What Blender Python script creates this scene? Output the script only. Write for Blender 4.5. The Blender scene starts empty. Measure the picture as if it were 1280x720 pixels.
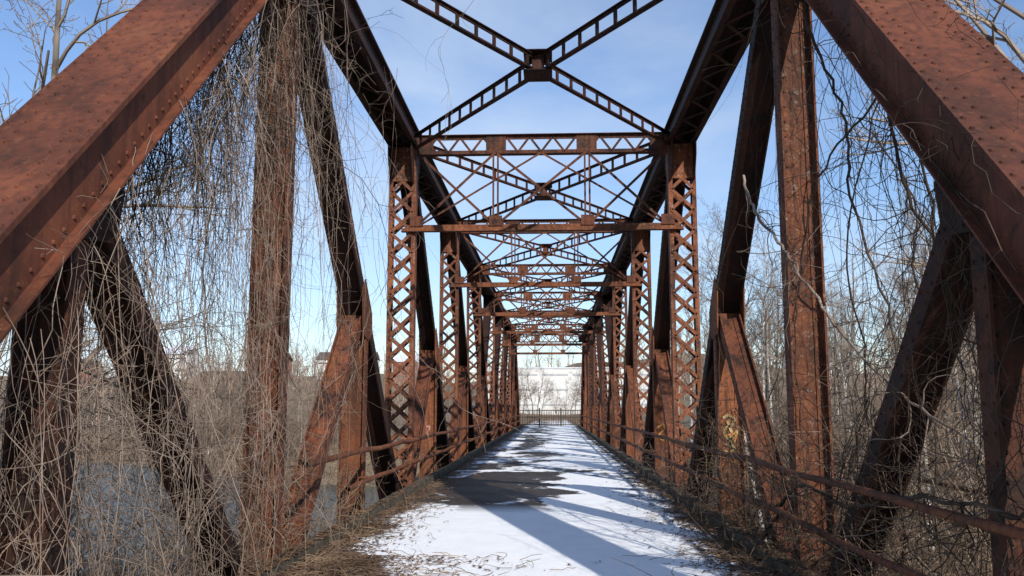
import bpy, math, random
import numpy as np
from mathutils import Vector
random.seed(7); rng=np.random.default_rng(7)
scene=bpy.context.scene
COL=scene.collection
scene.view_settings.view_transform='Standard'
scene.view_settings.look='None'
scene.view_settings.exposure=0

# ------------------------------------------------------------ node helpers
class NT:
    def __init__(s,name):
        s.m=bpy.data.materials.new(name); s.m.use_nodes=True
        s.t=s.m.node_tree; s.t.nodes.clear()
        s.out=s.t.nodes.new('ShaderNodeOutputMaterial')
        s.b=s.t.nodes.new('ShaderNodeBsdfPrincipled')
        s.t.links.new(s.b.outputs[0],s.out.inputs[0])
        s.tc=s.t.nodes.new('ShaderNodeTexCoord')
    def link(s,a,b): s.t.links.new(a,b)
    def val(s,inp,v):
        if isinstance(v,(int,float,tuple,list)): inp.default_value=v
        else: s.link(v,inp)
    def noise(s,scale,detail=6,rough=.6,sc=None,loc=(0,0,0),coord='Object',dist=0):
        n=s.t.nodes.new('ShaderNodeTexNoise'); n.inputs['Scale'].default_value=scale
        n.inputs['Detail'].default_value=detail; n.inputs['Roughness'].default_value=rough
        n.inputs['Distortion'].default_value=dist
        mp=s.t.nodes.new('ShaderNodeMapping'); mp.inputs['Location'].default_value=loc
        if sc: mp.inputs['Scale'].default_value=sc
        s.link(s.tc.outputs[coord],mp.inputs[0]); s.link(mp.outputs[0],n.inputs['Vector'])
        return n.outputs['Fac']
    def math(s,op,a,b=0.0,clamp=False):
        n=s.t.nodes.new('ShaderNodeMath'); n.operation=op; n.use_clamp=clamp
        s.val(n.inputs[0],a); s.val(n.inputs[1],b); return n.outputs[0]
    def ramp(s,fac,stops):
        n=s.t.nodes.new('ShaderNodeValToRGB'); cr=n.color_ramp
        while len(cr.elements)<len(stops): cr.elements.new(0.5)
        for e,(p,c) in zip(cr.elements,stops):
            e.position=p; e.color=(*c,1) if len(c)==3 else c
        s.link(fac,n.inputs[0]); return n.outputs[0]
    def mix(s,fac,a,b,mode='MIX'):
        n=s.t.nodes.new('ShaderNodeMix'); n.data_type='RGBA'; n.blend_type=mode
        s.val(n.inputs[0],fac)
        for i,v in ((6,a),(7,b)):
            if isinstance(v,tuple): n.inputs[i].default_value=(*v,1)
            else: s.link(v,n.inputs[i])
        return n.outputs[2]
    def sep(s):
        n=s.t.nodes.new('ShaderNodeSeparateXYZ'); s.link(s.tc.outputs['Object'],n.inputs[0]); return n.outputs
    def bump(s,h,strength=.3,dist=.02):
        n=s.t.nodes.new('ShaderNodeBump'); n.inputs['Strength'].default_value=strength
        n.inputs['Distance'].default_value=dist; s.link(h,n.inputs['Height'])
        s.link(n.outputs[0],s.b.inputs['Normal'])
    def rnd(s):
        n=s.t.nodes.new('ShaderNodeObjectInfo'); return n.outputs['Random']
    def fin(s,col,rough=.8,spec=.3):
        s.val(s.b.inputs['Base Color'],(*col,1) if isinstance(col,tuple) else col)
        s.val(s.b.inputs['Roughness'],rough); s.b.inputs['Specular IOR Level'].default_value=spec
        return s.m

def mat_rust(name,k=1.0,dark=.5,pale=.70,spk=.45,bmp=.5,stain=.65,hue=0.0):
    # hue 0 = oxide red paint, 1 = orange brown rust
    n=NT(name); S=lambda c: tuple(v*k for v in c)
    H=lambda c: S((c[0]*(1+.10*hue),c[1]*(1+.22*hue),c[2]*(1-.18*hue)))
    a=n.noise(1.1,6,.66)
    base=n.ramp(a,[(.28,H((.042,.016,.011))),(.45,H((.105,.032,.020))),
                   (.58,H((.155,.046,.027))),(.75,H((.205,.072,.038)))])
    sp=n.noise(17,4,.7)
    spf=n.ramp(sp,[(.54,(0,0,0)),(.66,(1,1,1))])
    c=n.mix(n.math('MULTIPLY',spf,spk),base,H((.27,.105,.048)))
    dk=n.noise(4.5,6,.74,loc=(4,2,9))
    dkf=n.ramp(dk,[(dark,(0,0,0)),(dark+.12,(1,1,1))])
    c=n.mix(n.math('MULTIPLY',dkf,.87),c,(.015,.010,.008))
    st=n.noise(3.5,4,.6,sc=(4,4,.22))
    stf=n.ramp(st,[(.46,(0,0,0)),(.64,(1,1,1))])
    c=n.mix(n.math('MULTIPLY',stf,stain),c,(.024,.013,.010))
    fl=n.noise(11,5,.85,loc=(1,7,3))
    flf=n.ramp(fl,[(pale-.07,(0,0,0)),(pale-.04,(1,1,1))])
    c=n.mix(n.math('MULTIPLY',flf,.5),c,S((.30,.235,.185)))
    r=n.math('ADD',n.math('MULTIPLY',n.rnd(),.55),.72)
    cc=n.t.nodes.new('ShaderNodeCombineColor')
    for i in range(3): n.link(r,cc.inputs[i])
    c=n.mix(1.0,c,cc.outputs[0],'MULTIPLY')
    n.bump(n.noise(26,3,.7),bmp,.012)
    return n.fin(c,.75,.25)
RUST=mat_rust('rusted_steel',.95,.52,.72,.45,.6,.65,.6); RUSTL=mat_rust('flaking_rusted_steel',1.05,.535,.655,.5,.6,.6,.7)
RUSTP=mat_rust('orange_rusted_plate_sunlit_tone',1.12,.585,.74,.45,.5,.55,.9); RUSTD=mat_rust('rusted_steel_shade_tone',.27,.46,.78)  # RUSTP: orange rust brightened as if sunlit; RUSTD: rust darkened to paint in shade
RUSTM=mat_rust('rusted_steel_half_shade_tone',.55,.48,.76,.35,.5,.7,.5)  # shade on near struts and posts put into the colour, milder than RUSTD
RUSTE=mat_rust('oxide_red_painted_plate',.90,.60,.75,.22,.3,.45,.35)

def mat_bark(name,c1,c2,scale=8):
    n=NT(name); f=n.noise(scale,2,.6)
    c=n.ramp(f,[(.35,c1),(.65,c2)])
    return n.fin(c,.9,.1)
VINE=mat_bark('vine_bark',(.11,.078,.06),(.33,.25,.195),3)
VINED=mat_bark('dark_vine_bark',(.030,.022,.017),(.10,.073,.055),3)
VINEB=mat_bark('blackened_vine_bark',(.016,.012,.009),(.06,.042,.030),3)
CANE=mat_bark('dry_cane',(.085,.055,.037),(.32,.22,.145),1.5)
BARK=mat_bark('grey_bark',(.09,.07,.055),(.24,.20,.165),2)
BIRCH=mat_bark('birch_bark',(.38,.35,.31),(.66,.63,.58),1.5)
TWIG=mat_bark('twig_bark',(.15,.11,.085),(.34,.27,.21),1)
FARWOOD=mat_bark('far_twigs',(.24,.17,.13),(.40,.30,.235),.1)
LEAFB=mat_bark('brown_leaf',(.05,.028,.018),(.22,.13,.075),7)

def mat_plain(name,c,rough=.7,scale=4,var=.15):
    n=NT(name); f=n.noise(scale,3,.6)
    lo=tuple(v*(1-var) for v in c); hi=tuple(min(1,v*(1+var)) for v in c)
    return n.fin(n.ramp(f,[(.3,lo),(.7,hi)]),rough,.2)
CONC=mat_plain('weathered_concrete',(.16,.145,.125),.9,3,.4)
KERB=mat_plain('mossy_kerb',(.085,.07,.05),.95,6,.5)

# deck
n=NT('snowy_asphalt')
xyz=n.sep(); X,Y=xyz[0],xyz[1]
n1=n.noise(.8,6,.62); n2=n.noise(5.5,6,.7); n3=n.noise(.62,4,.55,sc=(1.0,.55,1),loc=(1.7,2.3,0),dist=.5)
ax=n.math('ABSOLUTE',n.math('ADD',X,-.05))
lim=n.math('ADD',2.0,n.math('ADD',n.math('MULTIPLY',n.math('SUBTRACT',n1,.5),1.6),n.math('MULTIPLY',n.math('SUBTRACT',n2,.5),1.7)))
near=n.math('MULTIPLY',n.math('SUBTRACT',9.4,Y),.42,True)
nearl=n.math('MULTIPLY',near,n.math('MULTIPLY',n.math('SUBTRACT',-.4,X),.8,True))
lim=n.math('SUBTRACT',lim,n.math('MULTIPLY',nearl,1.5))
edge=n.math('MULTIPLY',n.math('SUBTRACT',lim,ax),7,True)
far=n.math('MULTIPLY',n.math('SUBTRACT',Y,13.0),.9,True)
cx=n.math('ABSOLUTE',n.math('ADD',X,.8))
pv=n.math('ADD',n.math('SUBTRACT',n3,n.math('MULTIPLY',cx,.085)),n.math('MULTIPLY',n.math('SUBTRACT',n2,.5),.28))
pv=n.math('ADD',pv,n.math('MULTIPLY',n.math('SUBTRACT',n.noise(1.9,4,.6,sc=(.8,.7,1),loc=(5,1,0)),.5),.46))
g0=n.math('MULTIPLY',n.math('SUBTRACT',1.0,n.math('MULTIPLY',n.math('ABSOLUTE',n.math('SUBTRACT',Y,18.0)),.19,True)),.13)
pv=n.math('ADD',pv,g0)
pb=n.math('MULTIPLY',n.math('SUBTRACT',pv,.435),22,True)
bare=n.math('MULTIPLY',pb,far)
snow=n.math('MULTIPLY',edge,n.math('SUBTRACT',1.0,bare))
speck=n.noise(42,3,.7); spk=n.math('MULTIPLY',n.math('SUBTRACT',speck,.64),14,True)
spk=n.math('MULTIPLY',spk,n.math('MULTIPLY',n.math('SUBTRACT',n1,.36),4,True))
snow=n.math('MULTIPLY',snow,n.math('SUBTRACT',1.0,n.math('MULTIPLY',spk,.8)))
asph=n.ramp(n2,[(.3,(.020,.015,.012)),(.55,(.050,.038,.029)),(.75,(.15,.115,.085))])
litter=n.ramp(n.noise(26,5,.75),[(.36,(.03,.02,.013)),(.52,(.11,.072,.045)),(.68,(.24,.165,.10))])
ef=n.math('SUBTRACT',1.0,edge)
ground=n.mix(n.math('MULTIPLY',ef,.85),asph,litter)
sn=n.ramp(n.noise(2.3,6,.6),[(.3,(.84,.85,.87)),(.7,(.93,.93,.93))])
col=n.mix(snow,ground,sn)
n.bump(n.math('ADD',n.math('MULTIPLY',snow,1.0),n.math('ADD',n.math('MULTIPLY',n.noise(9,5,.65),.6),n.math('MULTIPLY',n.noise(60,2,.7),.3))),.6,.028)
wet=n.math('MULTIPLY',bare,edge)
rg=n.math('SUBTRACT',.85,n.math('MULTIPLY',wet,n.math('MULTIPLY',n1,.55)))
ROADM=n.fin(col,rg,.2)

# terrain
n=NT('winter_ground')
a=n.noise(.35,6,.65); b=n.noise(3.5,6,.7)
c=n.ramp(b,[(.3,(.075,.053,.036)),(.5,(.18,.130,.085)),(.7,(.32,.245,.165))])
c=n.mix(n.ramp(a,[(.58,(0,0,0)),(.68,(.45,.45,.45))]),c,(.13,.135,.07))
c=n.mix(n.ramp(n.noise(.9,5,.7,loc=(9,9,0)),[(.66,(0,0,0)),(.70,(.8,.8,.8))]),c,(.6,.62,.66))
n.bump(b,.35,.08); TERR=n.fin(c,.95,.1)
n=NT('river_water'); n.bump(n.noise(1.2,4,.6,sc=(1,.5,1)),.5,.25)
WATER=n.fin((.085,.083,.062),.38,.16)

# ------------------------------------------------------------ mesh builder
class MB:
    def __init__(s): s.v=[]; s.f=[]
    def box(s,O,U,V,W,u0,u1,v0,v1,w0,w1):
        b=len(s.v)
        for w in (w0,w1):
            for (u,v) in ((u0,v0),(u1,v0),(u1,v1),(u0,v1)):
                s.v.append(tuple(O+U*u+V*v+W*w))
        s.f+= [(b,b+3,b+2,b+1),(b+4,b+5,b+6,b+7),(b,b+1,b+5,b+4),(b+1,b+2,b+6,b+5),(b+2,b+3,b+7,b+6),(b+3,b,b+4,b+7)]
    def bar(s,P,Q,N,wd,th):
        W=(Q-P); L=W.length; W=W/L; U=W.cross(N).normalized(); V=W.cross(U)
        s.box(P,U,V,W,-wd/2,wd/2,-th/2,th/2,0,L)
    def rivet(s,P,N,r=.018):
        N=N.normalized(); A=N.orthogonal().normalized(); B=N.cross(A); b=len(s.v)
        for rr,h in ((r,0),(r*.6,r*.7)):
            for i in range(6):
                t=i*math.pi/3; s.v.append(tuple(P+A*(rr*math.cos(t))+B*(rr*math.sin(t))+N*h))
        for i in range(6):
            j=(i+1)%6; s.f.append((b+i,b+j,b+6+j,b+6+i))
        s.f.append(tuple(b+6+i for i in range(6)))
    def prism(s,pts,N,t):
        b=len(s.v); k=len(pts)
        for p in pts: s.v.append(tuple(p-N*t/2))
        for p in pts: s.v.append(tuple(p+N*t/2))
        s.f.append(tuple(range(b+k-1,b-1,-1))); s.f.append(tuple(range(b+k,b+2*k)))
        for i in range(k):
            j=(i+1)%k; s.f.append((b+i,b+j,b+k+j,b+k+i))
    def obj(s,name,mat,parent=None,label=None,category=None,kind=None,group=None,smooth=False):
        me=bpy.data.meshes.new(name); me.from_pydata(s.v,[],s.f); me.update()
        return mk(name,me,mat,parent,label,category,kind,group)
def mk(name,me,mat,parent=None,label=None,category=None,kind=None,group=None):
    o=bpy.data.objects.new(name,me); COL.objects.link(o)
    if me is not None and mat is not None and len(me.materials)==0: me.materials.append(mat)
    if parent: o.parent=parent
    if label: o['label']=label
    if category: o['category']=category
    if kind: o['kind']=kind
    if group: o['group']=group
    return o
def empty(name,loc,label,category,group=None):
    o=mk(name,None,None,None,label,category,None,group); o.location=loc; o.empty_display_size=.3; return o
XA=Vector((1,0,0)); YA=Vector((0,1,0)); ZA=Vector((0,0,1))
def frame(A,B,U):
    W=(B-A); L=W.length; W=W/L; V=W.cross(U).normalized(); return W,V,L
def lacing(mb,A,B,U,V,hw,voff,pitch,bw=.055,double=True):
    W=(B-A); L=W.length; W=W/L; k=max(1,round(L/pitch)); p=L/k
    for i in range(k):
        s1=-1 if i%2 else 1
        for j in ((0,1) if double else (0,)):
            sg=s1 if j==0 else -s1; off=voff+(.009 if j else 0)*(1 if voff>=0 else -1)
            P=A+W*(i*p)+U*(sg*hw)+V*off; Q=A+W*((i+1)*p)-U*(sg*hw)+V*off
            mb.bar(P,Q,V,bw,.008)
def hsec(mb,A,B,U,w,d,t=.022,riv=False):
    W,V,L=frame(A,B,U)
    for s in (-1,1):
        mb.box(A,U,V,W,s*w/2-t/2,s*w/2+t/2,-d/2,d/2,0,L)
        mb.box(A,U,V,W,min(s*(w/2-t/2),s*(w/2-.09)),max(s*(w/2-t/2),s*(w/2-.09)),-.022,.022,0,L)
    mb.box(A,U,V,W,-w/2+.09,w/2-.09,-.008,.008,0,L)
    if riv:
        k=int(L/.16)
        for i in range(k):
            for s in (-1,1):
                P=A+W*(i*.16+.08)+U*(s*(w/2-.055))
                mb.rivet(P-V*.022,-V,.015)
                for q in (-1,1):
                    mb.rivet(A+W*(i*.16+.02)+U*(s*(w/2+t/2))+V*(q*d*.3),U*s,.015)
def laced(mb,A,B,U,w,d,pitch=.42,t=.018,riv=False,fl=.075):
    W,V,L=frame(A,B,U)
    for s in (-1,1):
        mb.box(A,U,V,W,s*w/2-t/2,s*w/2+t/2,-d/2,d/2,0,L)
        for q in (-1,1):
            a,b=sorted((s*(w/2-t/2),s*(w/2-fl)))
            c,e=sorted((q*d/2,q*(d/2-.016)))
            mb.box(A,U,V,W,a,b,c,e,0,L)
            if riv:
                for i in range(int(L/.2)):
                    mb.rivet(A+W*(i*.2+.1)+U*(s*(w/2-.04))+V*(q*d/2),V*q,.014)
    for q in (-1,1):
        for w0,w1 in ((0,.55),(L-.7,L)):
            c,e=sorted((q*(d/2+.003),q*(d/2+.015)))
            mb.box(A,U,V,W,-w/2+.01,w/2-.01,c,e,w0,w1)
        lacing(mb,A+W*.5,B-W*.5,U,V,w/2-.04,q*(d/2+.006),pitch,.062)
def boxsec(mb,A,B,U,w,d,up,riv=False):
    W,V,L=frame(A,B,U); V=V*up
    for s in (-1,1):
        mb.box(A,U,V,W,s*(w/2-.06)-.012,s*(w/2-.06)+.012,-d/2,d/2,0,L)
        for q,(c,e) in ((1,(d/2-.017,d/2-.001)),(-1,(-d/2,-d/2+.016))):
            a,b=sorted((s*(w/2-.048),s*(w/2+.03)))
            mb.box(A,U,V,W,a,b,c,e,0,L)
    mb.box(A,U,V,W,-w/2-.03,w/2+.03,d/2,d/2+.018,0,L)
    lacing(mb,A,B,U,V,w/2-.07,-d/2-.008,.5,.06,False)
    if riv:
        for i in range(int(L/.13)):
            for s in (-1,1):
                P=A+W*(i*.13+.06)
                mb.rivet(P+U*(s*(w/2-.005))+V*(d/2+.018),V,.019)
                mb.rivet(P+U*(s*(w/2-.115))+V*(d/2+.018),V,.019)
                mb.rivet(P+U*(s*(w/2-.048))+V*(d/2-.07),U*s,.017)
                mb.rivet(P+U*(s*(w/2-.048))-V*(d/2-.07),U*s,.017)

# ------------------------------------------------------------ bridge
TX=2.75; ZB=-.9; ZT=6.85; ZM=(ZB+ZT)/2
bridge=empty('truss_bridge',(0,0,0),'long rusted riveted steel through truss bridge with snow on its deck','bridge')
yn=[1+8*k for k in range(10)]
def V3(x,y,z): return Vector((x,y,z))
def gusset(mb,x,y,z,pts,riv=True,off=.19):
    for s in (-1,1):
        P=[V3(x+s*off,y+a,z+b) for a,b in pts]
        mb.prism(P,XA,.014)
        if riv:
            c=sum(P,Vector())/len(P)
            for i in range(len(P)):
                a=P[i].lerp(c,.14); b=P[(i+1)%len(P)].lerp(c,.14); m=max(1,int((b-a).length/.1))
                for j in range(m): mb.rivet(a.lerp(b,j/m)+XA*(s*.008),XA*s,.016)
for s in (-1,1):
    x=s*TX
    for k,(A,B) in enumerate(((V3(x,1,ZB),V3(x,9.1,ZT+.08)),(V3(x,64.9,ZT+.08),V3(x,73,ZB)))):
        m=MB(); boxsec(m,A,B,XA,.56,.40,1 if frame(A,B,XA)[1].z>0 else -1,riv=(k==0))
        m.obj('end_post',RUSTE,bridge)
    m=MB(); boxsec(m,V3(x,8.9,ZT),V3(x,65.1,ZT),XA,.50,.40,1 if frame(V3(x,8,0),V3(x,9,0),XA)[1].z>0 else -1)
    for k in range(60):
        for q in (-1,1):
            for zz in (-.14,.13):
                for dd in range(3):
                    yy=9.2+k*.33+dd*.11
                    m.rivet(V3(x+q*.202,yy,ZT+zz),XA*q,.015)
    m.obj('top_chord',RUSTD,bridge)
    m=MB(); laced(m,V3(x,1,ZB),V3(x,73,ZB),XA,.4,.36,.6); m.obj('bottom_chord',RUST,bridge)
    for k in range(1,9):
        m=MB(); A=V3(x,yn[k],ZB); B=V3(x,yn[k],ZT-.2)
        if k in (1,8): hsec(m,A,B,XA,.34,.24,riv=(k==1))
        else: laced(m,A,B,XA,.52,.22,.42,riv=(k<4))
        m.obj('vertical_post',RUSTL,bridge)
    for k in range(9):
        ym=yn[k]+4
        m=MB()
        if k==0: hsec(m,V3(x,ym,ZB),V3(x,ym,ZM-.1),XA,.30,.18,riv=True)
        else: hsec(m,V3(x,ym,ZB),V3(x,ym,ZM-.1),XA,.345,.20,riv=(k<3))
        m.obj('sub_post',RUSTP if k else RUSTM,bridge)
        fwd = k in (1,2,3,4)
        tb=yn[k+1] if fwd else yn[k]; tt=yn[k] if fwd else yn[k+1]
        if k not in (0,8):
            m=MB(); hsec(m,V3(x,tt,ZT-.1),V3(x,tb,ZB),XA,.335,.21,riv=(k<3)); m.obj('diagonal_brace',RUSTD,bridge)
            sb=yn[k] if fwd else yn[k+1]
        else: sb=yn[1] if k==0 else yn[8]
        m=MB(); dy=(sb-ym); hsec(m,V3(x,ym+dy*.05,ZM-.20),V3(x,sb,ZB),XA,.28,.18,riv=(k<3)); m.obj('sub_strut',RUST if k else RUSTD,bridge)
        if k==4:
            m=MB(); hsec(m,V3(x,yn[5],ZT-.1),V3(x,ym+.1,ZM+.1),XA,.32,.18); m.obj('diagonal_brace',RUSTD,bridge)
        f=1 if fwd else -1
        pts=[(-.40*f,.26),(-.22*f,.42),(.28*f,-.05),(.32*f,-.36),(.06*f,-.48),(-.32*f,-.40),(-.36*f,-.1)] if k not in (0,8) else ([(-.45,-.3),(.1,.25),(.42,-.1),(.35,-.45),(-.2,-.5)] if k==0 else [(.45,-.3),(-.1,.25),(-.42,-.1),(-.35,-.45),(.2,-.5)])
        m=MB(); gusset(m,x,ym,ZM,pts,k<3)
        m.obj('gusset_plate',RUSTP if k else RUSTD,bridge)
    for k in range(1,9):
        m=MB(); gusset(m,x,yn[k],ZT-.35,[(-.5,-.15),(-.55,.33),(.55,.33),(.6,-.15),(.28,-.6),(-.25,-.6)],k<4,.225)
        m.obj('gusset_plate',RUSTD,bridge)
        m=MB(); gusset(m,x,yn[k],ZB+.25,[(-.6,-.4),(-.5,.2),(-.18,.6),(.25,.6),(.5,.2),(.6,-.4)],k<3,.27)
        m.obj('gusset_plate',RUST,bridge)

def angle_pair(m,P,Q,vert,size=.1,t=.012):
    W=(Q-P).normalized(); side=W.cross(ZA).normalized(); L=(Q-P).length
    m.box(P,side,ZA,W,-size,size,-t/2,t/2,0,L)
    a,b=sorted((t/2,vert*size)) if vert>0 else sorted((-t/2,vert*size))
    m.box(P,side,ZA,W,-t,t,a,b,0,L)
for k in range(1,9):
    y=yn[k]; hi=ZT+.05; lo=ZT-.34; xi=TX-.2
    m=MB()
    if k in (1,8): lo=ZT-.55
    angle_pair(m,V3(-xi,y,hi),V3(xi,y,hi),-1,.085); angle_pair(m,V3(-xi,y,lo),V3(xi,y,lo),1,.085)
    nseg=22
    for i in range(nseg):
        x0=-xi+2*xi*i/nseg; x1=-xi+2*xi*(i+1)/nseg
        a,b=(lo+.04,hi-.04) if i%2 else (hi-.04,lo+.04)
        m.bar(V3(x0,y-.02,a),V3(x1,y-.02,b),YA,.045,.01)
    for xx in (-xi+.2,-.9,.9,xi-.2):
        m.box(V3(xx,y-.032,0),XA,YA,ZA,-.20,.20,-.006,.006,lo,hi)
        if k<4:
            for a in (-.15,-.05,.05,.15):
                for zz in (lo+.04,lo+.12,hi-.12,hi-.04): m.rivet(V3(xx+a,y-.038,zz),-YA,.014)
    m.obj('cross_strut',RUSTM if k<4 else RUST,bridge)
    if k in (1,8): continue
    m=MB(); zl=4.93
    angle_pair(m,V3(-TX,y-.14,zl),V3(TX,y-.14,zl),1,.07)
    m.box(V3(0,y-.14,zl),XA,YA,ZA,-TX+.1,TX-.1,-.010,.010,.0,.13)
    if k<4:
        for i in range(44): m.rivet(V3(-2.58+i*.12,y-.150,zl+.09),-YA,.013)
    m.obj('sway_strut',RUSTP,bridge)
    m=MB(); yb=y-.14
    xs=[-TX+.3,-.9,.9,TX-.3]
    for xx in (-.9,.9):
        for dx in (-.045,.045): m.bar(V3(xx+dx,yb,zl+.1),V3(xx+dx,yb,lo+.05),YA,.035,.03)
    for i in range(3):
        m.bar(V3(xs[i],yb-.02,zl+.10),V3(xs[i+1],yb-.02,lo),YA,.05,.012)
        m.bar(V3(xs[i],yb+.02,lo),V3(xs[i+1],yb+.02,zl+.10),YA,.05,.012)
    for q in (-1,1):
        m.bar(V3(q*2.45,yb+.045,zl+.10),V3(0,yb+.045,lo),YA,.038,.012)
    for xx in xs: m.box(V3(xx,yb-.032,zl),XA,YA,ZA,-.13,.13,-.004,.004,.10,.30)
    m.obj('sway_frame',RUST,bridge)
for k in range(1,8):
    m=MB()
    for s in (-1,1):
        P=V3(-s*(TX-.25),yn[k]+.15,0); Q=V3(s*(TX-.25),yn[k+1]-.15,0)
        zt=ZT+.03-(.02 if s>0 else 0); zb=ZT-.25+(.02 if s>0 else 0)
        angle_pair(m,P+ZA*zt,Q+ZA*zt,-1,.045,.012); angle_pair(m,P+ZA*zb,Q+ZA*zb,1,.045,.012)
        L=(Q-P).length; W=(Q-P)/L; side=W.cross(ZA)
        for i in range(int(L/.42)+1):
            m.box(P+W*(i*.42+.1),side,ZA,W,-.012,.012,zb,zt,-.03,.03)
    c=V3(0,(yn[k]+yn[k+1])/2,0)
    for zz in (ZT+.045,ZT-.27): m.box(c,XA,YA,ZA,-.22,.22,-.26,.26,zz-.006,zz+.006)
    m.box(c,XA,YA,ZA,-.09,.09,-.11,.11,ZT-.23,ZT+.02)
    m.obj('lateral_brace',RUSTM if k<3 else RUST,bridge)
for k in range(19):
    y=1.4 if k==0 else min(1.0+4*k,72.6)
    m=MB(); m.box(V3(0,y,0),XA,YA,ZA,-TX+.2,TX-.2,-.01,.01,-.85,-.28)
    for z in (-.86,-.29): m.box(V3(0,y,z),XA,YA,ZA,-TX+.2,TX-.2,-.12,.12,-.01,.01)
    m.obj('floor_beam',RUST,bridge)
for y in (-.2,73.8):
    m=MB(); m.box(V3(0,y,0),XA,YA,ZA,-4.2,4.2,-.9,1.1 if y<0 else .9,-7,-1.12 )
    m.box(V3(0,y-(.35 if y<0 else -.35),0),XA,YA,ZA,-4.2,4.2,-.5,.5,-1.12,-.26)
    m.obj('abutment',CONC,bridge)
def sheet(name,x0,x1,y0,y1,z,mat,nx,ny,th=None,**kw):
    m=MB()
    for j in range(ny+1):
        for i in range(nx+1):
            m.v.append((x0+(x1-x0)*i/nx,y0+(y1-y0)*j/ny,z))
    for j in range(ny):
        for i in range(nx):
            a=j*(nx+1)+i; m.f.append((a,a+1,a+nx+2,a+nx+1))
    if th: m.box(V3(0,0,z-.004),XA,YA,ZA,x0,x1,y0,y1,-th,0)
    return m.obj(name,mat,**kw)
sheet('road',-2.44,2.44,-14,112,0,ROADM,4,60,.24,kind='structure',label='narrow bridge roadway with patchy melting snow')
for s in (-1,1):
    m=MB(); y=1.0
    while y<73:
        L=2.0; dx=random.uniform(-.012,.012)
        m.box(V3(s*2.34+dx,y,0),XA,YA,ZA,-.09,.09,0,L-.015,.0041,.11+random.uniform(-.01,.01)); y+=L
    m.obj('kerb',KERB,bridge)
def tubes(lines,k=3):
    VV=[];FF=[];off=0
    ang=np.arange(k)*2*math.pi/k; ca=np.cos(ang)[None,:,None]; sa=np.sin(ang)[None,:,None]
    for P,R in lines:
        nP=len(P)
        T=np.empty_like(P); T[1:-1]=P[2:]-P[:-2]; T[0]=P[1]-P[0]; T[-1]=P[-1]-P[-2]
        T/=np.linalg.norm(T,axis=1)[:,None]+1e-9
        m=T.mean(0); ref=np.zeros(3); ref[np.argmin(np.abs(m))]=1
        A=np.cross(T,ref); A/=np.linalg.norm(A,axis=1)[:,None]+1e-9
        B=np.cross(T,A)
        V=P[:,None,:]+R[:,None,None]*(A[:,None,:]*ca+B[:,None,:]*sa)
        VV.append(V.reshape(-1,3))
        i=np.arange(nP-1)[:,None]*k; j=np.arange(k)[None,:]; j2=(j+1)%k
        F=np.stack([i+j,i+j2,i+k+j2,i+k+j],-1).reshape(-1,4)+off
        FF.append(F); off+=nP*k
    return np.concatenate(VV),np.concatenate(FF)
def np_mesh(name,V,F,smooth=True):
    me=bpy.data.meshes.new(name); me.vertices.add(len(V)); me.vertices.foreach_set('co',V.astype(np.float32).ravel())
    nf=len(F); kk=F.shape[1]; me.loops.add(nf*kk); me.loops.foreach_set('vertex_index',F.astype(np.int32).ravel())
    me.polygons.add(nf); me.polygons.foreach_set('loop_start',np.arange(nf,dtype=np.int32)*kk)
    me.polygons.foreach_set('loop_total',np.full(nf,kk,dtype=np.int32))
    if smooth: me.polygons.foreach_set('use_smooth',np.ones(nf,dtype=bool))
    me.update(calc_edges=True); return me
for s,y0 in ((-1,9.2),(1,3.2)):
    lines=[]
    for z in (.92,.5):
        ys=np.arange(y0 if z>.6 else y0+2,72.5,1.0)
        P=np.stack([np.full(len(ys),s*2.38)+rng.normal(0,.006,len(ys)),ys,z+rng.normal(0,.010,len(ys))],1)
        lines.append((P,np.where(ys<9,.028,.036)))
    for y in range(13,73,4):
        if y<y0: continue
        for z in (.92,.5): lines.append((np.array([[s*2.38,y-.1,z],[s*2.6,y-.1,z]]),np.array([.02,.02])))
    V,F=tubes(lines,8); mk('railing',np_mesh('railing',V,F),RUSTP,bridge)
lines=[]
for z in (.55,.1):
    ys=np.arange(5,70,2.0); P=np.stack([np.full(len(ys),5.1),ys,z+rng.normal(0,.015,len(ys))],1); lines.append((P,np.full(len(ys),.03)))
for y in np.arange(5,70,4.0):
    lines.append((np.array([[5.1,y,-.75],[5.1,y,.58]]),np.array([.03,.03])))
    lines.append((np.array([[2.9,y,-.9],[5.2,y,-.72]]),np.array([.05,.05])))
V,F=tubes(lines,6); mk('footway_railing',np_mesh('footway_railing',V,F),RUST,bridge)

PY=mat_plain('faded_yellow_paint',(.40,.29,.13),.8,9,.6); PO=mat_plain('faded_orange_paint',(.42,.20,.06),.8,9,.5); PR=mat_plain('faded_pink_paint',(.36,.18,.15),.8,9,.5)
def graf(x,y,z,mat,pts,wd=.03):
    m=MB()
    for q in pts:
        for a,b in zip(q[:-1],q[1:]):
            m.bar(V3(x+a[0],y,z+a[1]),V3(x+b[0],y,z+b[1]),YA,wd,.002)
    m.obj('graffiti',mat,bridge)
graf(2.75,12.974,1.10,PY,[[(-.10,.26),(-.02,.30),(.07,.24),(.03,.15),(-.06,.12),(-.09,.02),(-.02,-.05),(.08,-.02),(.09,.08)],
                          [(-.08,-.12),(.0,-.10),(.06,-.18),(-.03,-.26),(-.09,-.20)],[(-.04,.22),(.02,.05),(-.02,-.16)]],.038)
graf(2.75,12.970,1.02,PO,[[(-.09,.08),(.08,.12),(.05,-.02)],[(.02,-.2),(.08,-.30)]],.03)
graf(2.75,20.974,.90,PO,[[(-.10,.16),(.02,.22),(.08,.12),(-.02,.04),(-.09,-.05),(.0,-.14),(.09,-.08)]],.05)
graf(-2.75,20.974,.95,PR,[[(-.05,.10),(.04,.14),(.02,.03),(-.05,-.04),(.05,-.10)]],.035)

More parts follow.
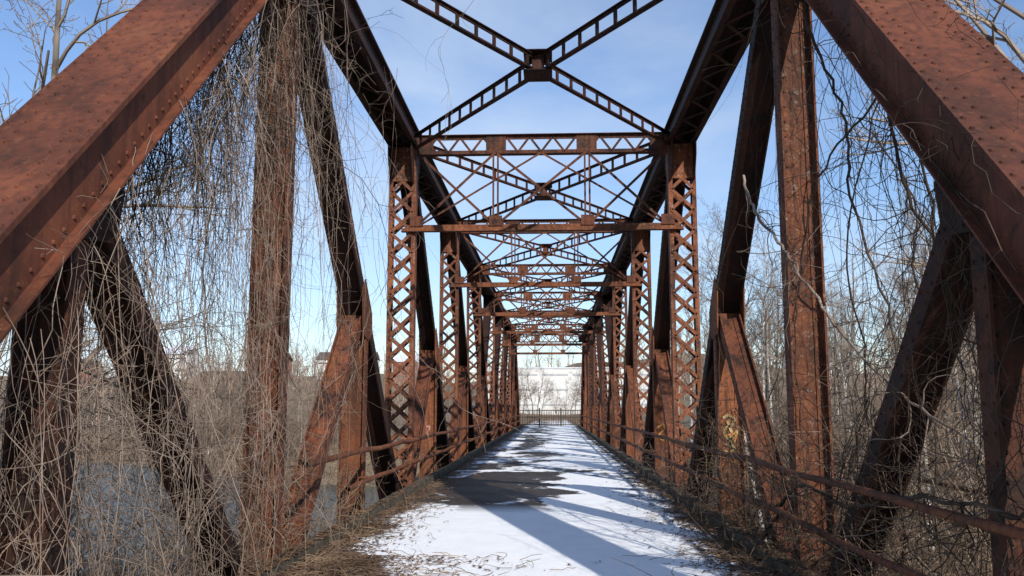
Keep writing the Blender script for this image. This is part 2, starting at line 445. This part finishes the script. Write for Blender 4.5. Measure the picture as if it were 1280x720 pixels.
# ------------------------------------------------------------ terrain
def ss(a,b,t):
    t=np.clip((t-a)/(b-a),0,1); return t*t*(3-2*t)
def terr(x,y):
    x=np.asarray(x,float); y=np.asarray(y,float)
    yf=66+ss(-6,-60,x)*34-ss(4,16,x)*40
    yf=yf+3*np.sin(x*.05)
    side=ss(2.2,3.6,np.abs(x))
    near=-1.3-ss(3+side*5,14+side*7,y)*4.8+ss(-1,-6,y)*1.1
    far=-5.9+ss(0,14,y-yf)*4.4+ss(14,70,y-yf)*1.6
    z=np.where(y<(16+yf)/2,near,far)
    emb=ss(9,3.5,np.abs(x))*ss(69,75,y)
    z=z*(1-emb)+(-.15)*emb
    z=z+ss(150,400,y)*(15+5*np.sin(x*.011+1)+4*np.sin(x*.037)+2*np.sin(x*.09+2))*ss(6,60,np.abs(x-2)+y*.12)+ss(400,1200,y)*14
    z=z+.18*np.sin(x*1.1+y*.7)*np.cos(y*.9-x*.3)*(1-emb)*(1-ss(5,2.6,np.abs(x)))
    return z
g=np.concatenate([-np.geomspace(1500,40,60),np.linspace(-38,38,100),np.geomspace(40,1500,60)])
gy=np.concatenate([-np.geomspace(400,16,12),np.linspace(-14,90,130),np.geomspace(92,1800,80)])
GX,GY=np.meshgrid(g,gy); GZ=terr(GX,GY)
V=np.stack([GX,GY,GZ],-1).reshape(-1,3); nx=len(g); ny=len(gy)
i=np.arange(ny-1)[:,None]*nx; j=np.arange(nx-1)[None,:]
F=np.stack([i+j,i+j+1,i+nx+j+1,i+nx+j],-1).reshape(-1,4)
mk('ground',np_mesh('ground',V,F),TERR,kind='structure',label='brown winter river banks and wooded hills')
sheet('river',-700,700,2,190,-4.7,WATER,2,2,kind='structure',label='grey green river below the bridge')

# ------------------------------------------------------------ vegetation
def walk(p,d,n,step,noise,trop,rs=rng):
    P=np.empty((n+1,3)); P[0]=p; d=np.array(d,float); m=np.zeros(3)
    N=rs.normal(0,noise,(n,3))
    for i in range(n):
        m=m*.55+N[i]; d=d+m+trop; d/=np.linalg.norm(d)+1e-9; P[i+1]=P[i]+d*step
    return P
def mktree(h,r0,seed,lean=.03,n1=16,spread=.9,l1=.42,dens=1.0,first=.25,up=.05):
    rs=np.random.default_rng(seed); trunk=[];crown=[]
    n=12; P=walk((0,0,-.4),(0,0,1),n,(h+.4)/n,lean,np.array([0,0,.12]),rs)
    R=r0*(1-np.linspace(0,1,n+1)**1.1*.93); trunk.append((P,R))
    def sub(P,R,lv,Lh):
        cnt={1:n1,2:int(7*dens),3:int(5*dens),4:int(3*dens)}[lv]
        for c in range(cnt):
            t=(first if lv==1 else .2)+(1-(first if lv==1 else .2))*(c+rs.random())/cnt
            f=t*(len(P)-1); i=min(int(f),len(P)-2); q=P[i]+(P[i+1]-P[i])*(f-i); rr=R[i]
            T=P[i+1]-P[i]; T/=np.linalg.norm(T)
            a=rs.normal(size=3); a-=T*a.dot(T); a/=np.linalg.norm(a)
            d=T*(1-spread*.45)+a*spread*(.75 if lv>1 else 1.0)+np.array([0,0,.25])
            d/=np.linalg.norm(d)
            L=Lh*(1.15-.75*t if lv==1 else 1.1-.5*t)*rs.uniform(.6,1.1)
            ns={1:7,2:5,3:4,4:3}[lv]
            Q=walk(q,d,ns,L/ns,.10+.03*lv,np.array([0,0,up]),rs)
            r1=min(rr*.6,L*.016+.003); RR=np.linspace(r1,max(r1*.3,.005),ns+1)
            crown.append((Q,RR))
            if lv<4: sub(Q,RR,lv+1,L*(.52 if lv>1 else .5))
    sub(P,R,1,h*l1)
    return trunk,crown
variants=[]
specs=[(14,.17,BARK,dict(n1=18)),(17,.2,BARK,dict(n1=20,first=.35)),(11,.12,BARK,dict(n1=18,l1=.5)),
       (15,.12,BIRCH,dict(n1=20,l1=.3,spread=.75)),(8,.07,TWIG,dict(n1=16,l1=.5,first=.12,lean=.06)),(18,.14,BIRCH,dict(n1=22,l1=.27,spread=.7,first=.3))]
for vi,(h,r,bm,kw) in enumerate(specs):
    t,c=mktree(h,r,100+vi,**kw)
    V,F=tubes(t,8); tm=np_mesh('trunk',V,F); tm.materials.append(bm)
    V,F=tubes(c,3); cm=np_mesh('crown',V,F); cm.materials.append(TWIG)
    variants.append((tm,cm,h,bm))
def place_tree(vi,x,y,s=1.0,near=False):
    tm,cm,h,bm=variants[vi]
    lab='pale barked bare birch tree on the river bank' if bm is BIRCH else ('thin bare sapling among the riverside brush' if vi==4 else 'bare grey brown winter tree on the river bank')
    e=empty('birch_tree' if bm is BIRCH else 'bare_tree',(x,y,float(terr(x,y))),lab,'tree','bare trees along the river')
    e.rotation_euler=(rng.normal(0,.05),rng.normal(0,.05),rng.uniform(0,6.28)); e.scale=(s,s,s*rng.uniform(.9,1.1))
    mk('trunk',tm,None,e); mk('crown',cm,None,e)
for i in range(80):
    y=rng.uniform(26,90); x=rng.uniform(6.5+y*.06,8+y*.62)
    place_tree(int(rng.choice([0,1,2,3,3,5,5])),x,y,rng.uniform(.7,1.0)*(.78+y*.004))
for (x,y,v,s) in ((8.2,13.4,0,1.0),(10.5,15.5,3,.85),(8.2,17,4,1.1),(12,19,1,.7),(6.9,11.5,4,.8),(9.5,20,5,.65),(8.2,19,3,.6),(12.5,18,2,.8),(6.5,14,4,.85),(14,18,0,.75),(7.5,30,5,.7),(9.2,33,3,.8),(7.2,17,2,.6),(6.2,9.5,4,.7)):
    place_tree(v,x,y,s)
for (x,y,v,s) in ((-7.9,14,0,1.0),(-9.4,13,2,1.15),(-11,9,2,.85),(-13,13,4,1.1)):
    place_tree(v,x,y,s)
for i in range(70):
    x=-rng.uniform(4,90); yf=66+float(ss(-6,-60,x))*34
    y=yf+rng.uniform(3,38); place_tree(int(rng.choice([0,1,2,2,3])),x,y,rng.uniform(.35,.75))
for (x,y,v,s) in ((-5,80,2,.6),(6,82,0,.5),(-7,95,0,.7),(8,100,1,.6),(-4.2,118,3,.5),(5,120,2,.5),(-9,76,4,.9),(7,77,4,.9),(-1.5,135,2,.55),(3.0,140,2,.6),(.8,150,4,.7),(-3,128,4,.9),(1.8,112,4,.6),(-5.5,150,0,.6),(-2.6,158,2,.8),(4.2,160,2,.8),(-4.4,140,2,.7),(-3.4,165,0,.7),(.6,120,4,.5),(7,150,2,.8)):
    place_tree(v,x,y,s)
low=[]
for k in range(4):
    t,c=mktree(12+k,.16,300+k,n1=12,dens=.62); V,F=tubes([(p[::2] if len(p)>6 else p,(r[::2] if len(p)>6 else r)*2.2) for p,r in t+c if len(p)>3],3); low.append((V,F))
VV=[];FF=[];off=0
for i in range(520):
    V,F=low[i%4]; y=rng.uniform(115,430); x=rng.uniform(-1,1)*(y*.75+25)
    if abs(x)<16 and y<260: continue
    a=rng.uniform(0,6.28); s=rng.uniform(.55,1.1)*(.8 if x<0 else 1)
    R=np.array([[math.cos(a),-math.sin(a),0],[math.sin(a),math.cos(a),0],[0,0,1]])
    VV.append(V@R.T*s+np.array([x,y,float(terr(x,y))])); FF.append(F+off); off+=len(V)
mk('woodland',np_mesh('woodland',np.concatenate(VV),np.concatenate(FF)),FARWOOD,kind='stuff',label='distant bare winter woodland on the hills',category='woodland')

def mkbush(seed,nc,H,spread):
    rs=np.random.default_rng(seed); L=[]
    for i in range(nc):
        p=np.array([rs.normal(0,spread*.5),rs.normal(0,spread*.5),-.1]); d=np.array([rs.normal(0,.45),rs.normal(0,.45),1.0])
        ns=16; ln=H*rs.uniform(.5,1.25); P=walk(p,d/np.linalg.norm(d),ns,ln/ns,.10,np.array([0,0,-.035]),rs)
        r=rs.uniform(.003,.0065); L.append((P,np.linspace(r,.0022,ns+1)))
        for j in range(8):
            k=rs.integers(3,ns); dd=(P[k]-P[k-1]); dd=dd/np.linalg.norm(dd)*.6+rs.normal(0,.6,3)+np.array([0,0,.15]); dd/=np.linalg.norm(dd)
            Q=walk(P[k],dd,6,rs.uniform(.04,.13),.2,np.array([0,0,-.02]),rs); L.append((Q,np.linspace(r*.5,.0016,7)))
    V,F=tubes(L,3); me=np_mesh('bush',V,F); me.materials.append(CANE); return me
bm=[mkbush(40+i,46,2.4+.4*i,.9) for i in range(3)]
def place_bush(x,y,s,lab='dense leafless thicket of dry canes on the bank'):
    o=mk('thicket_bush',bm[int(rng.integers(3))],None,None,lab,'bush',None,'leafless thickets beside the bridge')
    o.location=(x,y,float(terr(x,y))); o.rotation_euler=(0,0,rng.uniform(0,6.28)); o.scale=(s,s,s*rng.uniform(.85,1.15))
for i in range(46):
    place_bush(-rng.uniform(3.7,9.5),rng.uniform(6,14.5),rng.uniform(.75,1.1))
for i in range(12):
    place_bush(-rng.uniform(3.8,5.5),rng.uniform(9.5,17),rng.uniform(.8,1.0))
for i in range(38):
    place_bush(rng.uniform(3.6,10.5),rng.uniform(6,17),rng.uniform(.8,1.2))
for i in range(40):
    y=rng.uniform(25,55); x=rng.uniform(6,9+y*.6); place_bush(x,y,rng.uniform(1.0,1.7))
for i in range(40):
    x=-rng.uniform(4,75); y=66+float(ss(-6,-60,x))*34+rng.uniform(1,14); place_bush(x,y,rng.uniform(1.0,2.0),'sunlit brown brush along the far river bank')
for (x,y) in ((-3,77),(-1.2,79),(.8,78),(2.6,80),(4,77),(-4.5,79),(0,84),(-2,86),(2,88),(1,92),(-1,95),(3,97),(-2.2,100),(.4,104),(2.6,108),(-.8,110)):
    place_bush(x,y,.8,'low leafless brush beyond the barrier fence')

# vines
def hang(p,L,step=.13,noise=.07,grav=-.30,r=.006,lst=None,tw=.25,zmin=-2.6,d0=None):
    n=max(4,int(L/step))
    d=np.array([rng.normal(0,.4),rng.normal(0,.4),-.6 if d0 is None else d0]); d/=np.linalg.norm(d)
    c=rng.choice([0,1,2],p=[.48,.32,.20]); nz=noise*(.7,1.3,2.4)[c]; gv=grav*(1,.9,.55)[c]
    P=walk(p,d,n,step,nz,np.array([0,0,gv]))
    ok=P[:,2]>zmin; P=P[:max(3,int(ok.sum()))]
    R=np.linspace(r,r*.45,len(P)); lst.append((P,R))
    for i in range(1,len(P)-1):
        if rng.random()<tw:
            dd=rng.normal(0,.8,3)+np.array([0,0,-.5]); dd/=np.linalg.norm(dd)
            Q=walk(P[i],dd,4,rng.uniform(.03,.13),.25,np.array([0,0,-.2])); lst.append((Q,np.linspace(r*.55,.0015,5)))
def vine_obj(lines,label,mat=VINE,k=3):
    e=empty('climbing_vine',tuple(float(v) for v in lines[0][0][0]),label,'vine','vines on the bridge trusses')
    V,F=tubes(lines,k); V=V-np.array(e.location)
    mk('stem',np_mesh('stem',V,F),mat,e)
def chordz(y):
    return ZT if y>9 else ZB+(y-1)*(ZT-ZB)/8
def curtain(s,ya,yb,cnt,lmin,lmax,label,mat=VINE,spreadx=.28,rr=(.0020,.0043),noise=.07,grav=-.3,tw=.30,pw=1.3,top=(.15,.6)):
    L=[]
    for i in range(cnt):
        y=rng.uniform(ya,yb); z=chordz(y)-rng.uniform(*top)
        p=np.array([s*TX+np.clip(rng.normal(0,spreadx),-.5,.6),y,z])
        hang(p,lmin+(lmax-lmin)*rng.random()**pw,lst=L,r=rng.uniform(*rr),noise=noise,grav=grav,tw=tw)
    vine_obj(L,label,mat)
lab='tangled curtain of bare vines hanging from the sloping end post'
curtain(-1,4.0,5.6,48,1.2,4.5,lab)
curtain(-1,5.4,6.8,80,1.2,6.5,lab)
curtain(-1,6.6,8.0,84,1.5,8.0,lab)
curtain(-1,7.8,9.2,66,1.5,9.0,lab)
curtain(-1,9.2,10.8,36,1.0,7.5,'bare vines hanging from the top chord')
curtain(-1,10.8,13.2,18,1.0,6.5,'thin bare vines hanging from the top chord')
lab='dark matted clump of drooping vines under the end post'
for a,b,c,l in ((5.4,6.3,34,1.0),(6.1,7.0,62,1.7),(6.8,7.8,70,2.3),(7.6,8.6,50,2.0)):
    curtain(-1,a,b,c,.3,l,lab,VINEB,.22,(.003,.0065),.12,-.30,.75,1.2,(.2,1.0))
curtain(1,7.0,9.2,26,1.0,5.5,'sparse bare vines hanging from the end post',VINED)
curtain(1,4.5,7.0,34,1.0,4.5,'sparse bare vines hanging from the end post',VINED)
def cling(A,B,cnt,label,rad=.24,mat=VINE,rr=(.0026,.0058),tw=.4):
    L=[]; A=np.array(A,float); B=np.array(B,float); D=B-A; ln=np.linalg.norm(D)
    for i in range(cnt):
        t0=rng.uniform(0,.5) if i>cnt//3 else 0; t1=rng.uniform(.55,1); n=int(ln*(t1-t0)/.15)+3
        t=np.linspace(t0,t1,n); th=rng.uniform(0,6.28)+np.cumsum(rng.normal(0,.3,n)); ra=rad*(1+.25*np.cumsum(rng.normal(0,.12,n)).clip(-1,2.0))
        P=A+D*t[:,None]+np.stack([ra*np.cos(th),ra*np.sin(th),np.cumsum(rng.normal(0,.02,n))],1)
        r=rng.uniform(*rr); L.append((P,np.linspace(r,r*.5,n)))
        for j in range(n):
            if rng.random()<tw:
                dd=rng.normal(0,1,3)+np.array([0,0,-.5]); dd/=np.linalg.norm(dd)
                L.append((walk(P[j],dd,6,rng.uniform(.02,.08),.25,np.array([0,0,-.2])),np.linspace(r*.5,.0016,7)))
    vine_obj(L,label,mat)
cling((-TX,9,-1.5),(-TX,9,6.6),15,'dense vines wrapped around a rusty vertical post')
cling((-TX,9,6.6),(-TX,13,2.9),7,'vines wrapped around a rusty diagonal brace')
cling((-TX,5,3.0),(-TX,9,-.9),18,'vines wrapped around a dark diagonal strut')
cling((-TX,5,-1.2),(-TX,5,3.0),30,'vines wrapped around a short rusty post')
cling((-TX,13,3.0),(-TX,9,-.9),12,'vines wrapped around a rusty strut')
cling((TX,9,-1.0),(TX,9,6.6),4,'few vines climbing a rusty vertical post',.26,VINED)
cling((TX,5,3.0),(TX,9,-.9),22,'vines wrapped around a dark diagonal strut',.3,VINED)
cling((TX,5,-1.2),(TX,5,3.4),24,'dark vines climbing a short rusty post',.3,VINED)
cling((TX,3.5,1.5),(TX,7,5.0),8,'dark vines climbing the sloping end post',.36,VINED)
def along(s,ya,yb,cnt,label,mat,x0=2.5,zlo=-.3,zhi=1.0,sx=.22,xm=3.4,xi=2.05,up=0):
    L=[]
    for i in range(cnt):
        y=rng.uniform(ya,yb); n=int(rng.uniform(8,26)); d=np.array([rng.normal(0,.35),rng.choice([-1,1]),rng.normal(0,.5)+up]); d/=np.linalg.norm(d)
        P=walk(np.array([s*(x0+rng.normal(0,sx)),y,rng.uniform(zlo,zhi)]),d,n,.12,.16,np.zeros(3))
        P[:,0]=s*np.clip(np.abs(P[:,0]),xi,xm); P[:,2]=np.clip(P[:,2],zlo if x0>2.8 else .01,zhi+.6)
        r=rng.uniform(.0026,.006); L.append((P,np.linspace(r,r*.5,n+1)))
        for j in range(1,n,2):
            dd=rng.normal(0,1,3); dd/=np.linalg.norm(dd); L.append((walk(P[j],dd,4,.07,.3,np.zeros(3)),np.linspace(r*.5,.0016,5)))
    vine_obj(L,label,mat)
along(1,5,12.5,170,'tangled dark vines smothering a rusty railing',VINED,2.55)
along(1,6,14,120,'light brown twigs tangled over a rusty railing',CANE,2.55,-.1,.7)
along(1,4.5,14,200,'dark bramble heaped outside the railing',VINED,3.2,-1.2,1.3,.35,4.4,2.6)
along(1,5,15,200,'light brown bramble heaped outside the railing',CANE,3.3,-1.2,1.2,.35,4.8,2.7)
along(1,13,24,80,'dry vines trailing along a rusty railing',VINE,2.5,0,.25)
along(-1,7.5,11.5,90,'tangled dry vines heaped along the deck edge',CANE,2.75,-.3,.2)
along(-1,5,12,260,'dry bramble mat heaped outside the truss',CANE,3.3,-1.4,1.0,.4,4.8,2.75,.25)
along(-1,4.5,9.2,240,'messy vine tangle woven through the truss',VINE,2.9,-1.4,1.7,.35,4.2,2.35,.45)
along(-1,12,20,20,'dry vines trailing along the deck edge',CANE,2.55,0,.1)
def woody(ctrl,r,mat=VINED,lab='thick woody vine draped across the truss'):
    C=np.array(ctrl,float); n=len(C); pts=[]
    E=np.vstack([2*C[0]-C[1],C,2*C[-1]-C[-2]])
    for i in range(n-1):
        for t in np.linspace(0,1,9)[:-1]:
            a,b,c,d=E[i:i+4]; pts.append(.5*((2*b)+(-a+c)*t+(2*a-5*b+4*c-d)*t*t+(-a+3*b-3*c+d)*t**3))
    P=np.array(pts)+rng.normal(0,.012,(len(pts),3)); L=[(P,np.linspace(r,r*.5,len(P)))]
    for j in range(2,len(P)):
        for q in range(2):
            if rng.random()<.5:
                dd=rng.normal(0,1,3)+np.array([0,0,-.3]); dd/=np.linalg.norm(dd)
                Q=walk(P[j],dd,9,rng.uniform(.04,.12),.25,np.array([0,0,-.06])); L.append((Q,np.linspace(r*.3,.002,10)))
    vine_obj(L,lab,mat,5)
woody([(2.5,10.5,4.3),(2.45,9.6,3.6),(2.5,8.8,3.1),(2.5,8,2.6),(2.6,7.2,2.0),(2.7,6.2,1.5),(2.8,5,1.1)],.018,VINE)
woody([(2.6,8,6.0),(2.5,7.6,4.9),(2.7,7.4,4.0),(2.6,7.0,3.1),(2.8,6.8,2.0),(2.7,6.6,.8),(2.9,6.5,-.8)],.015)
woody([(2.9,7,5.2),(2.7,6.6,4.2),(2.8,6.5,3.2),(3.0,6.2,2.2),(2.8,6.3,1.0),(2.9,6.2,-1)],.016)
woody([(2.6,11,-.3),(2.5,9.6,.35),(2.45,8.3,.8),(2.45,7,.75),(2.4,5.8,.95),(2.4,4.2,1.0)],.022)
woody([(3.1,6.3,5.0),(3.0,7.2,4.2),(2.7,8,3.7),(2.6,8.6,2.8),(2.6,8.8,1.7),(2.7,8.9,.2)],.013)
woody([(3.4,8.5,-2.5),(3.2,8,-.5),(3.1,7.5,1.2),(3.3,7.2,2.6),(3.1,7.0,4.0),(2.9,7.2,5.4)],.018)
woody([(3.0,5.0,-1.2),(2.9,5.6,.4),(3.2,6.0,1.6),(3.0,6.8,2.4),(3.3,7.6,3.4),(3.1,8.4,4.4)],.014)
woody([(3.6,10.5,-2.0),(3.3,9.8,.2),(3.4,9.2,1.8),(3.0,8.4,3.0),(3.1,7.6,4.4),(2.9,7.9,5.6)],.013)
woody([(-2.9,6.5,-2.5),(-3.0,6.9,-.5),(-2.7,7.4,1.2),(-2.9,7.6,2.9),(-2.7,7.9,4.6),(-2.8,8.4,6.2)],.012,VINE)
woody([(-3.2,8.5,-2.8),(-3.0,8.6,-.5),(-3.1,8.9,1.5),(-2.8,9.1,3.3),(-2.9,9.2,5.4)],.011,VINE)

nL=9000
yy=6.5+rng.exponential(5.5,nL); sgn=rng.choice([-1,1],nL); xx=sgn*(2.4-np.abs(rng.normal(0,.38,nL)))
nn=rng.random(nL)<.14; xx[nn]=-2.35+np.abs(rng.normal(0,.9,nn.sum())).clip(0,3); yy[nn]=rng.uniform(6.8,9.2,nn.sum())
keep=yy<45; xx=xx[keep];yy=yy[keep]; nL=len(xx)
V=np.empty((nL,4,3)); th=rng.uniform(0,6.28,nL); sz=rng.uniform(.012,.035,nL)
for i in range(nL):
    c,s_=math.cos(th[i]),math.sin(th[i]); z=.008 if abs(xx[i])<2.25 else .12
    a=np.array([c,s_,0])*sz[i]; b=np.array([-s_,c,0])*sz[i]*.55; p=np.array([xx[i],yy[i],z])
    V[i]=[p-a+[0,0,rng.uniform(0,.014)],p+b,p+a+[0,0,rng.uniform(0,.018)],p-b+[0,0,rng.uniform(0,.01)]]
mk('leaf_litter',np_mesh('leaf_litter',V.reshape(-1,3),np.arange(nL*4).reshape(-1,4),False),LEAFB,kind='stuff',label='dead leaves scattered along the deck edges',category='leaves')
L=[]
for i in range(1700):
    s=rng.choice([-1,1]); y=7+rng.exponential(4.5); x=s*(2.35-abs(rng.normal(0,.4)))
    if rng.random()<.3: x=-2.3+min(3,abs(rng.normal(0,.9))); y=rng.uniform(7,9.2)
    a=rng.uniform(0,6.28); P=walk(np.array([x,y,.02]),(math.cos(a),math.sin(a),.05),5,rng.uniform(.02,.08),.2,np.zeros(3)); P[:,2]=np.clip(P[:,2],.008,.06)
    P[:,0]=np.clip(P[:,0],-2.42,2.42)
    L.append((P,np.linspace(.004,.002,6)))
V,F=tubes(L,3); mk('twig_litter',np_mesh('twig_litter',V,F),CANE,kind='stuff',label='broken twigs littering the deck',category='twigs')

# ------------------------------------------------------------ far gate + buildings
g=empty('steel_gate',(0,74.5,0),'dark steel barrier fence across the end of the deck','gate')
DK=mat_plain('dark_steel',(.05,.042,.038),.6)
m=MB()
for z in (.12,.75,1.3): m.box(V3(0,0,z),XA,YA,ZA,-2.7,2.7,-.03,.03,-.035,.035)
for i in range(28):
    x=-2.7+i*.2; m.box(V3(x,.050,0),XA,YA,ZA,-.018,.018,-.014,.014,.05,1.35)
m.obj('bars',DK,g)
for x in (-2.8,-.9,.9,2.8):
    m=MB(); m.box(V3(x,-.09,0),XA,YA,ZA,-.06,.06,-.05,.05,-.2,1.5); m.obj('post',DK,g)
GLASS=mat_plain('dark_window_glass',(.05,.06,.075),.2); GLP=mat_plain('pale_window_glass',(.42,.43,.44),.3)
def building(name,x,y,w,d,h,wall,roofc,label,rows,cols,gable=False,glass=None):
    z=float(terr(x,y)); e=empty(name,(x,y,z),label,'building')
    m=MB(); O=V3(0,0,0); m.box(O,XA,YA,ZA,-w/2,w/2,-d/2,d/2,-2,h); m.obj('wall',wall,e)
    m=MB()
    if gable:
        H=h+d*.3
        for s in (-1,1):
            m.prism([V3(-w/2-.4,s*(d/2+.4),h-.1),V3(w/2+.4,s*(d/2+.4),h-.1),V3(w/2+.4,s*.0,H),V3(-w/2-.4,s*.0,H)],V3(0,s*.5,1).normalized(),.2)
    else: m.box(O,XA,YA,ZA,-w/2-.15,w/2+.15,-d/2-.15,d/2+.15,h+.003,h+.3)
    m.obj('roof',roofc,e)
    fh=h/rows; cw=w/cols
    for r in range(rows):
        for c in range(cols):
            m=MB(); cx=-w/2+cw*(c+.5); cz=fh*(r+.6)
            m.box(V3(cx,-d/2-.03,cz),XA,YA,ZA,-cw*.42,cw*.42,-.03,.02,-fh*.06,fh*.06)
            m.obj('window',glass or GLASS,e)
WW=mat_plain('white_render',(.66,.65,.62),.8,.3,.08)
BR=mat_plain('red_brick',(.25,.11,.08),.9,.5,.2); RF=mat_plain('dark_roof',(.10,.085,.08),.9,.5,.2); RS=mat_plain('snowy_roof',(.6,.62,.66),.9,.5,.1)
building('white_building',4.0,190,38,10,9.4,WW,RS,'plain white industrial building beyond the bridge',3,6,False,GLP)
for (x,y,w,d,h,wl,rf,lb) in ((-135,300,22,10,8,WW,RS,'long white house with snowy roof on the hill'),(-102,315,14,9,7,BR,RF,'red brick house with dark roof on the hill'),
    (-72,310,20,9,7,WW,RF,'long white house with dark roof on the hill'),(-54,335,12,9,8,BR,RS,'brick house with snowy roof on the hill'),(-160,290,14,9,7,BR,RF,'brick house with dark roof on the hill'),(95,330,18,9,7,WW,RF,'white house with dark roof on the hill')):
    building('hillside_house',x,y,w,d,h,wl,rf,lb,2,5,True)

# ------------------------------------------------------------ light, sky, camera
sd=Vector((.7,-1.5,1.0)).normalized(); el=math.asin(sd.z); az=math.atan2(sd.x,sd.y)
su=bpy.data.lights.new('sun','SUN'); su.energy=5.0; su.angle=math.radians(.5); su.color=(1,.95,.87)
so=bpy.data.objects.new('sun',su); COL.objects.link(so); so.rotation_euler=(-sd).to_track_quat('-Z','Y').to_euler()
w=bpy.data.worlds.new('World'); scene.world=w; w.use_nodes=True; t=w.node_tree; t.nodes.clear()
o=t.nodes.new('ShaderNodeOutputWorld'); b=t.nodes.new('ShaderNodeBackground'); sk=t.nodes.new('ShaderNodeTexSky')
sk.sky_type='NISHITA'; sk.sun_disc=False; sk.sun_elevation=el; sk.sun_rotation=az; sk.air_density=1.15; sk.dust_density=0.1; sk.ozone_density=3.0
tint=t.nodes.new('ShaderNodeMix'); tint.data_type='RGBA'; tint.blend_type='MULTIPLY'; tint.inputs[0].default_value=1; tint.inputs[7].default_value=(.90,.97,1.12,1)
t.links.new(sk.outputs[0],tint.inputs[6])
tc=t.nodes.new('ShaderNodeTexCoord'); mp=t.nodes.new('ShaderNodeMapping'); mp.inputs['Scale'].default_value=(1.0,1.3,3.2); mp.inputs['Rotation'].default_value=(0,.45,.3); mp.inputs['Location'].default_value=(.4,.2,.3)
nz=t.nodes.new('ShaderNodeTexNoise'); nz.inputs['Scale'].default_value=1.5; nz.inputs['Detail'].default_value=6; nz.inputs['Roughness'].default_value=.52; nz.inputs['Distortion'].default_value=.4
cr=t.nodes.new('ShaderNodeValToRGB'); cr.color_ramp.elements[0].position=.42; cr.color_ramp.elements[0].color=(.03,.03,.03,1); cr.color_ramp.elements[1].position=.72; cr.color_ramp.elements[1].color=(.75,.75,.75,1)
mx=t.nodes.new('ShaderNodeMix'); mx.data_type='RGBA'; mx.inputs[7].default_value=(5.2,5.9,6.8,1)
t.links.new(tc.outputs['Generated'],mp.inputs[0]); t.links.new(mp.outputs[0],nz.inputs['Vector']); t.links.new(nz.outputs['Fac'],cr.inputs[0])
t.links.new(cr.outputs[0],mx.inputs[0]); t.links.new(tint.outputs[2],mx.inputs[6]); t.links.new(mx.outputs[2],b.inputs[0]); b.inputs[1].default_value=.145
t.links.new(b.outputs[0],o.inputs[0])
cd=bpy.data.cameras.new('camera'); co=bpy.data.objects.new('camera',cd); COL.objects.link(co)
cd.sensor_width=36; cd.lens=36*1100/1280; cd.clip_end=4000
co.location=(.19,0,1.5); co.rotation_euler=(math.radians(90)+math.atan(150/1100),0,math.atan(50/1100))
scene.camera=co
